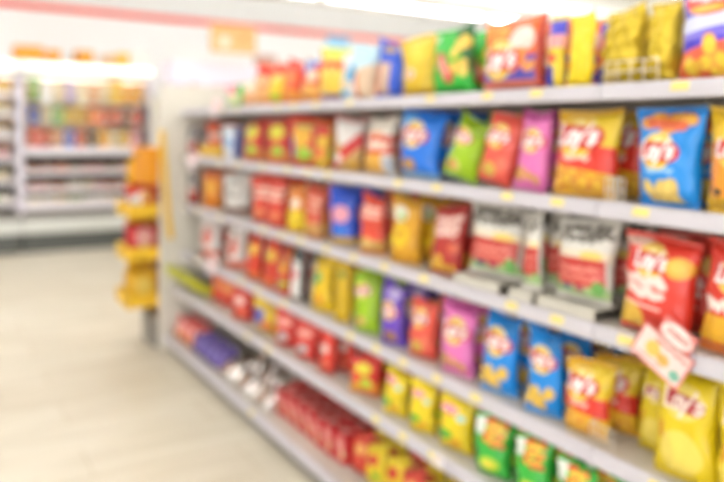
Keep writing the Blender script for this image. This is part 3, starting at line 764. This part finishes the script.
for i in range(24):
    yy = 3.02 + .64 * ((i % 8) + .5) / 8; j = i // 8
    d = ['silver', 'silver_brown', 'silver'][(i + j) % 3]
    s2 = flat_packet('foil_packet', .06, .12, .034, d, 550, (1.365 + .10 * j, yy, TOP[6] + .004),
                     (R(-48 + g.uniform(-8, 8)), R(g.uniform(-8, 8)), R(-72 + g.uniform(-7, 7))),
                     'shiny %s foil packet in the bottom shelf heap, %s row, %s from the purple ones' % ({'silver': 'silver', 'silver_brown': 'brown'}[d], ['front', 'middle', 'rear'][j], NUM[7 - i % 8]),
                     'foil packet', {'silver': 'silver foil packets in the heap', 'silver_brown': 'brown foil packets in the heap'}[d], m='glint', src=srcs.get(d), on=TOP[6] + .0)
    srcs.setdefault(d, s2)
cm = box_mesh(.078, .13, .052, 'red_box'); cm.materials.append(M['card'])
for i in range(7):
    for j in range(4):
        if j == 3 and i % 3 == 1: continue
        o = bpy.data.objects.new('red_carton', cm); link(o)
        o.location = (1.43 + .074 * j + g.uniform(-.004, .004), 2.42 + .092 * i, TOP[6] + .001 + .0); o.rotation_euler = (0, 0, R(-90 + g.uniform(-5, 5)))
        o.scale = (1, 1, g.uniform(.86, 1.02))
        tag(o, 'small red carton on the bottom shelf, %s row, %s from the silver heap' % (['front', 'second', 'third', 'rear'][j], NUM[6 - i]), 'carton', 'red cartons on the bottom shelf')
srcs = {}
for i in range(9):
    for j in range(2):
        d = 'yellow_flat' if (i + j) % 3 else 'red_flat'
        lab = '%s packet on the bottom shelf, %s row, %s from the red cartons' % ({'yellow_flat': 'yellow', 'red_flat': 'red'}[d], ['front', 'rear'][j], NUM[i])
        s2 = flat_packet('candy_packet', .1, .15, .04, d, 560, (1.43 + .09 * j, 2.3 - .115 * i, TOP[6] + .002), (R(-10), R(3 * (-1) ** i), R(-74)), lab, 'candy packet', 'yellow and red packets on the bottom shelf', res=.8, src=srcs.get(d), on=TOP[6])
        srcs.setdefault(d, s2)

# ------------------------------------------------------ cards on the rails
def card(name, w, h, layers, loc, rot, label, cat, group=None, cloud=False):
    nx, ny = 40, 26
    DES['_c'] = layers
    vs, fs, cs = [], [], []
    s = np.linspace(0, 1, nx + 1); q = np.linspace(0, 1, ny + 1)
    A, B = np.meshgrid(s, q)
    for side, yy in ((0, -.0008), (1, .0008)):
        off = len(vs)
        Xs = (A - .5) * w; Zs = (B - .5) * h
        vs += list(zip(Xs.ravel(), np.full(Xs.size, yy), Zs.ravel()))
        fs += grid_faces(nx, ny, off, side == 1)
        cs.append(paint(layers if side == 0 else layers[:1], A, B, h / w).reshape(-1, 3))
    me = bpy.data.meshes.new(name); me.from_pydata([tuple(map(float, v)) for v in vs], [], fs); me.update()
    add_print(me, np.concatenate(cs)); me.materials.append(M['card'])
    o = bpy.data.objects.new(name, me); link(o); o.location = loc; o.rotation_euler = rot
    tag(o, label, cat, group)
    return o
e = card('promotion_card', .135, .082,
         [('fill', '#e0605c'), ('rect', .03, .05, .97, .95, '#f6dcd6'), ('ell', .33, .5, .14, .14, '#ecc862'), ('ell', .56, .42, .12, .1, '#e0b25a'),
          ('squig', .3, .74, .9, .86, 1, .02, '#e07a74', 2), ('ell', .84, .28, .1, .09, '#7cc0a8'), ('squig', .1, .12, .6, .22, 1, .012, '#d8918a', 3)],
         (1.402, 1.0, .925), (R(-4), R(27), R(-88)), 'pink and white promotion card tilted on the third shelf rail under the big red bag', 'promotion card')
top = card('card_header', .085, .05, [('fill', '#e6857f'), ('ell', .5, .5, .46, .26, '#f8ece8'), ('squig', .2, .35, .85, .7, 2, .03, '#d89a94', 4)], (.008, 0, .06), (0, 0, 0), None, None)
top.parent = e
del_keys = [k for k in ('label', 'category') if k in top.keys()]
for k in del_keys: del top[k]
for (s, y, zo, lab) in ((1, 3.83, .02, 'top'), (2, 4.22, -.005, 'second'), (4, 3.86, .035, 'fourth'), (3, 4.1, -9, 'x')):
    if zo < -1: continue
    card('shelf_talker', .07, .105, [('fill', '#f2dcdc'), ('ell', .5, .62, .25, .2, '#eeb0b4'), ('rect', .1, .1, .9, .25, '#e9e2ee')],
         (DX[s] - .028, y, ZC[s] + zo), (R(-8), R(12), R(-70)), 'small pale pink card clipped to the %s shelf rail near its far end' % lab, 'shelf card', 'pale pink shelf cards')
card('shelf_talker', .05, .035, [('fill', '#f4eef0'), ('ell', .35, .5, .2, .2, '#f0cfa0')], (DX[5] - .016, 1.73, ZC[5] + .005), (R(-14), 0, R(-90)), 'small white card on the fifth shelf rail under the yellow and green bags', 'shelf card')

# ------------------------------------ snack stand hung beside the end panel
e = empty('snack_stand', (1.3, 4.72, 0))
tag(e, 'tall orange and yellow cardboard snack stand beside the pale end panel', 'display stand')
MB().box(-.13, .034, .149, .156, .2, 1.2).build('rear_panel', M['yellow'], e)
MB().box(.035, .06, -.17, .15, .2, 1.28).build('back_board', M['brown'], e, bevel=.003)
MB().box(-.03, .2, -.12, .15, .0, .2).build('base', M['kick'], e, bevel=.005)
MB().box(-.1, .033, -.16, .14, 1.06, 1.29).build('header', M['orange'], e, bevel=.004)
trays = [.885, .61, .315]
for z in trays:
    m = MB().box(-.19, .034, -.165, .145, z - .012, z).box(-.2, -.19, -.165, .145, z - .03, z + .055)
    m.box(-.19, .034, -.168, -.160, z - .03, z + .05).box(-.19, .034, .14, .147, z - .03, z + .05)
    m.build('tray', M['yellow'], e)
names = [('red_flat', 'red'), ('yellow_tray', 'yellow'), ('red_pink_small', 'pink and red')]
for t_, z in enumerate(trays):
    src = None
    for i in range(3):
        d, nm = names[(t_ * 2) % 3]
        s2 = flat_packet('snack_packet', .185, .17 if t_ else .158, .05, d, 600 + t_, (1.222, 4.645 + .075 * i, z + .002), (R(-3), 0, R(-2)),
                         '%s packet in the snack stand, %s tray, %s' % (nm, ['upper', 'middle', 'lowest'][t_], ['front', 'middle', 'rear'][i]),
                         'snack packet', 'packets in the snack stand', src=src, on=z)
        src = src or s2
s2 = flat_packet('snack_packet', .09, .12, .02, 'white_grey', 620, (1.155, 4.588, .863), (R(-3), 0, R(-20)), 'white packet in the upper tray of the snack stand', 'snack packet', 'packets in the snack stand', on=trays[0])
# hanging yellow strip on the front edge of the end panel
m = MB(); pts = []
for i in range(13):
    f = i / 12
    pts.append((1.275 + .068 * f ** 1.5, 4.45 - .015 * math.sin(f * 5), 1.4 - .68 * f))
for i in range(12):
    a, b = pts[i], pts[i + 1]
    hw = .018
    m.add([(a[0] - hw, a[1], a[2]), (a[0] + hw, a[1], a[2]), (b[0] + hw, b[1], b[2]), (b[0] - hw, b[1], b[2]),
           (a[0] - hw, a[1] + .003, a[2]), (a[0] + hw, a[1] + .003, a[2]), (b[0] + hw, b[1] + .003, b[2]), (b[0] - hw, b[1] + .003, b[2])],
          [(0, 1, 2, 3), (7, 6, 5, 4), (0, 3, 7, 4), (1, 5, 6, 2)])
tag(m.build('hanging_strip', M['yellow']), 'long thin yellow strip hanging down the front edge of the end panel', 'hanging strip')

# ------------------------------------------------------------- far coolers
PAL = {'orange': '#ee8436', 'yellow': '#f2c544', 'red': '#dd4434', 'cream': '#efe0bc', 'white': '#f0efec', 'pink': '#ec9fae', 'green': '#7fb45a',
       'blue': '#4668cc', 'brown': '#7d5140', 'peach': '#f3b88a', 'coral': '#ef6f56', 'lilac': '#c8b8e6', 'black': '#3c3836', 'gold': '#f4ae24'}
for kx, c in PAL.items():
    DES['p_' + kx] = [('fill', c), ('ell', .5, .55, .28, .3, '#f2e3c8'), ('rect', .1, .12, .9, .24, c)]
PM = {}
def pack_mesh(kx, w, h, t):
    key = (kx, round(w, 2), round(h, 2))
    if key not in PM:
        me = box_mesh(w, h, t, 'p_' + kx, 6) if (len(PM) % 3 == 0) else bag_mesh(w, h, t, 'p_' + kx, len(PM), .3)[0]
        me.materials.append(M['card'] if len(me.vertices) < 400 else M['film']); PM[key] = me
    return PM[key]
def cooler(xa, xb, which, rows, adj):
    YF = 8.8
    e = empty('open_cooler', ((xa + xb) / 2, YF, 0)); cx = (xa + xb) / 2; hw = (xb - xa) / 2
    tag(e, adj, 'cooler', 'open coolers along the far wall')
    MB().box(-hw + .01, hw - .01, -.03, .74, 0, .205).build('base', M['dark'], e)
    MB().prism_x([(-.03, .21), (.65, .21), (.65, .36), (-.04, .36), (-.05, .34), (-.05, .23)], -hw + .004, hw - .004).build('bumper', M['bumper'], e)
    MB().box(-hw + .006, hw - .006, -.012, .655, .362, .44).build('front_band', M['kick'], e)
    MB().box(-hw + .01, hw - .01, .66, .72, .42, 2.1).build('back_panel', M['inner'], e)
    for sx in (-hw, hw - .03):
        MB().prism_x([(.02, .42), (.7, .42), (.7, 2.12), (.14, 2.12), (.1, 1.1), (.02, .8)], sx, sx + .03).build('side_panel', M['lilac'], e)
    MB().prism_x([(.1, 2.03), (.7, 2.03), (.7, 2.15), (.05, 2.15), (.05, 2.05)], -hw, hw).build('canopy', M['housing'], e)
    MB().prism_x([(.03, 2.07), (.048, 2.06), (.048, 2.125), (.03, 2.12)], -hw + .03, hw - .03).build('lamp_tube', M['cooltube'], e)
    for yq, zq in ((.25, 1.985), (.5, 1.985)):  # added fill tubes under the canopy, there to light the packs
        MB().tube((-hw + .05, yq, zq), (hw - .05, yq, zq), .013).build('lamp_tube', M['filltube'], e)
    MB().box(-hw + .034, hw - .034, .645, .66, 1.18, 2.0).build('lining', M['tan'], e)
    for ri, (z, yf, ph, cols, pw, rail) in enumerate(rows):
        sh = MB().box(-hw + .032, hw - .032, yf + .004, .644, z - .02, z).build('shelf', M['cream'], e)
        if rail:
            MB().box(-hw + .033, hw - .033, yf - .008, yf + .003, z - (.08 if z in (.55, 1.17) else .035), z + .012).build('price_rail', M['cool_rail'], sh)
        n = int((2 * hw - .1) / pw)
        for i in range(n):
            kx = cols[i] if isinstance(cols, list) and i < len(cols) else g.choice(cols if isinstance(cols, list) else list(PAL))
            hh = ph * (.82 + .18 * g.random())
            hh = round(hh, 2)
            o = bpy.data.objects.new('chilled_pack', pack_mesh(kx, pw * .84, hh, .09)); link(o)
            o.location = (xa + .07 + pw * (i + .5), YF + yf + .075, z + .001)
            o.rotation_euler = (0, 0, R(g.uniform(-5, 5)))
            tag(o, '%s pack in the %s cooler, %s row from the bottom, %s from its left' % (kx, which, NUM[ri], NUM[i] if i < 16 else 'last'), 'chilled pack', 'packs in the %s cooler' % which)
rowsB = [
    (.55, .02, .06, ['cream', 'white', 'yellow', 'green', 'white', 'white', 'peach', 'white', 'white', 'pink'], .145, True),
    (.69, .10, .08, ['pink', 'pink', 'coral', 'white', 'cream', 'pink', 'coral', 'pink', 'white', 'pink'], .145, True),
    (.90, .10, .08, ['red', 'pink', 'coral', 'white', 'pink', 'pink', 'cream', 'pink', 'coral', 'red'], .145, True),
    (1.17, .04, .24, ['red', 'red', 'peach', 'blue', 'coral', 'black', 'gold', 'cream', 'yellow', 'pink', 'white', 'red'], .125, True),
    (1.44, .07, .23, ['blue', 'cream', 'green', 'yellow', 'yellow', 'orange', 'coral', 'coral', 'brown', 'red', 'orange'], .128, False),
    (1.70, .06, .285, ['green', 'white', 'cream', 'lilac', 'cream', 'peach', 'cream', 'yellow', 'gold', 'gold', 'gold'], .128, False),
]
cooler(.97, 2.44, 'wider', rowsB, 'open white cooler full of orange and yellow packs against the far wall')
rowsA = [
    (.56, .06, .09, ['green', 'blue', 'white', 'cream', 'white', 'yellow', 'green', 'white'], .13, True),
    (.8, .1, .13, ['cream', 'peach', 'cream', 'pink', 'cream', 'cream', 'peach', 'cream'], .13, True),
    (1.05, .12, .13, ['pink', 'cream', 'peach', 'pink', 'pink', 'cream', 'pink', 'cream'], .13, True),
    (1.3, .14, .13, ['cream', 'pink', 'white', 'peach', 'cream', 'cream', 'peach', 'white'], .13, True),
    (1.55, .16, .12, ['yellow', 'peach', 'orange', 'cream', 'orange', 'peach', 'cream', 'yellow'], .13, True),
    (1.78, .18, .12, ['peach', 'orange', 'yellow', 'orange', 'peach', 'orange', 'black', 'green'], .13, True),
]
cooler(-.5, .96, 'cream filled', rowsA, 'open white cooler with pale cream packs at the left edge of the picture')
cooler(-1.97, -.51, 'hidden left', rowsA[:1], 'open white cooler beyond the left edge of the picture')

# cartons on top of the coolers
for (x0, x1, h, c, lab) in ((.9, 1.2, .17, 'orange', 'wide orange carton on top of the cooler near the picture edge'), (1.24, 1.38, .14, 'orange', 'small orange carton on top of the cooler beside the wide one'),
                            (1.56, 1.74, .16, 'orange', 'orange carton on top of the cooler, standing alone in the middle'), (1.87, 1.98, .13, 'tan', 'tan carton on top of the cooler next to the yellow one'),
                            (2.02, 2.14, .16, 'yellow', 'pale yellow carton on top of the cooler beside the tan one'), (2.16, 2.36, .18, 'cream', 'cream carton on top of the cooler at its right end')):
    m = MB().box(-(x1 - x0) / 2, (x1 - x0) / 2, 0, .3, 0, h)
    o = m.build('storage_carton', M[c], None, bevel=.004, loc=((x0 + x1) / 2, 8.9, 2.151)); tag(o, lab, 'carton', 'cartons on top of the coolers')

# ------------------------- pale cabinet standing beyond the shelving run
e = empty('display_cabinet', (2.9, 6.6, 0)); tag(e, 'pale cabinet with lilac white header standing beyond the shelving run', 'cabinet')
MB().box(-.95, 1.3, 0, .6, .0, 1.7).build('body', M['cream'], e, bevel=.01)
MB().box(-.97, 1.32, -.12, .62, 1.7, 1.735).build('ledge', M['housing'], e, bevel=.004)
MB().box(-.9, 1.3, .12, .5, 1.735, 2.06).build('header_board', M['lilac'], e, bevel=.02)
for i, kx in enumerate(['blue', 'red', 'coral', 'pink', 'cream', 'pink', 'cream', 'green', 'yellow', 'orange', 'red']):
    o = bpy.data.objects.new('snack_pack', pack_mesh(kx, .11, .09, .07)); link(o)
    o.location = (2.0 + .135 * i, 6.54, 1.736)
    tag(o, '%s pack on the ledge of the pale cabinet, %s from its left end' % (kx, NUM[i]), 'snack pack', 'packs on the pale cabinet ledge')
o = MB().box(-.1, .1, -.1, .1, 0, .12).build('gift_box', mat('dusty_rose_card', '#dcb0a4', .6, noise=(14, .5)), None, bevel=.03, loc=(3.02, 6.85, 2.061))
tag(o, 'small dusty rose box on top of the pale cabinet', 'box')

def hung_sign(x, y, z0, z1, hw, m, lab, dots=None):
    e = empty('hanging_sign', (x, y, 0)); tag(e, lab, 'hanging sign')
    MB().box(-hw, hw, -.006, .006, z0, z1).build('sign_board', M[m], e)
    for s in (-hw * .8, hw * .8):
        MB().tube((s, 0, z1), (s, 0, ZT), .003, 6).build('string', M['string'], e)
    if dots:
        for dx, dz, r, c in dots:
            n = 20; vs = [(dx + r * math.cos(6.283 * k / n), -.0075, dz + r * math.sin(6.283 * k / n)) for k in range(n)]
            vs += [(a, -.0062, c_) for a, b_, c_ in vs]
            MB().add(vs, [tuple(range(n)), tuple(range(n, 2 * n))[::-1]] + [(k, (k + 1) % n, n + (k + 1) % n, n + k) for k in range(n)]).build('printed_dot', c, e)
wd = mat('pale_dot_ink', '#f6eadc', .6); od = mat('amber_dot_ink', '#d99a58', .6)
hung_sign(2.54, 6.5, 2.14, 2.4, .23, 'tan', 'square tan sign with two round dots hanging beyond the shelving run', [(-.09, 2.24, .05, wd), (.1, 2.29, .035, od)])
hung_sign(3.68, 6.5, 2.3, 2.39, .13, 'sky', 'small sky blue sign hanging beyond the top shelf bags')

# --------------------------------------------------------------- camera
AL, PITCH, ROLL = R(31.55), R(1.7), R(.92)
fwd = Vector((math.sin(AL) * math.cos(PITCH), math.cos(AL) * math.cos(PITCH), -math.sin(PITCH)))
r0 = Vector((math.cos(AL), -math.sin(AL), 0)); u0 = r0.cross(fwd)
rt = r0 * math.cos(ROLL) + u0 * math.sin(ROLL); up = rt.cross(fwd)
cam = bpy.data.cameras.new('camera'); co = bpy.data.objects.new('camera', cam); COL.objects.link(co)
mt = Matrix((rt, up, -fwd)).transposed().to_4x4(); mt.translation = (0, 0, 1.41)
co.matrix_world = mt
cam.sensor_width = 36; cam.lens = 36 * 720 / 724
cam.shift_y = (153.4 - 241) / 724
cam.clip_start = .05
cam.dof.use_dof = True; cam.dof.focus_distance = .86; cam.dof.aperture_fstop = 1.92
SC.camera = co

# --------------------------------------------------------------- light
w = bpy.data.worlds.new('world'); SC.world = w; w.use_nodes = True
bg = w.node_tree.nodes['Background']; bg.inputs[0].default_value = (1, .985, .96, 1); bg.inputs[1].default_value = 1.0  # even white surround, added as fill through the open front
# unseen fill light added at the open front behind the viewer
L = bpy.data.lights.new('front_fill_light', 'AREA'); L.shape = 'RECTANGLE'; L.size = 6; L.size_y = 2.6; L.energy = 110; L.color = (1, .985, .95)
lo = bpy.data.objects.new('front_fill_light', L); COL.objects.link(lo)
lo.location = (-1.6, -3.0, 1.7); lo.rotation_euler = (R(90), 0, R(-15))

SC.view_settings.view_transform = 'Standard'; SC.view_settings.look = 'None'
SC.view_settings.exposure = .16; SC.view_settings.gamma = 1
SC.view_settings.use_curve_mapping = False
SC.cycles.use_denoising = True
SC.cycles.max_bounces = 8; SC.cycles.diffuse_bounces = 4
SC.cycles.sample_clamp_indirect = 25
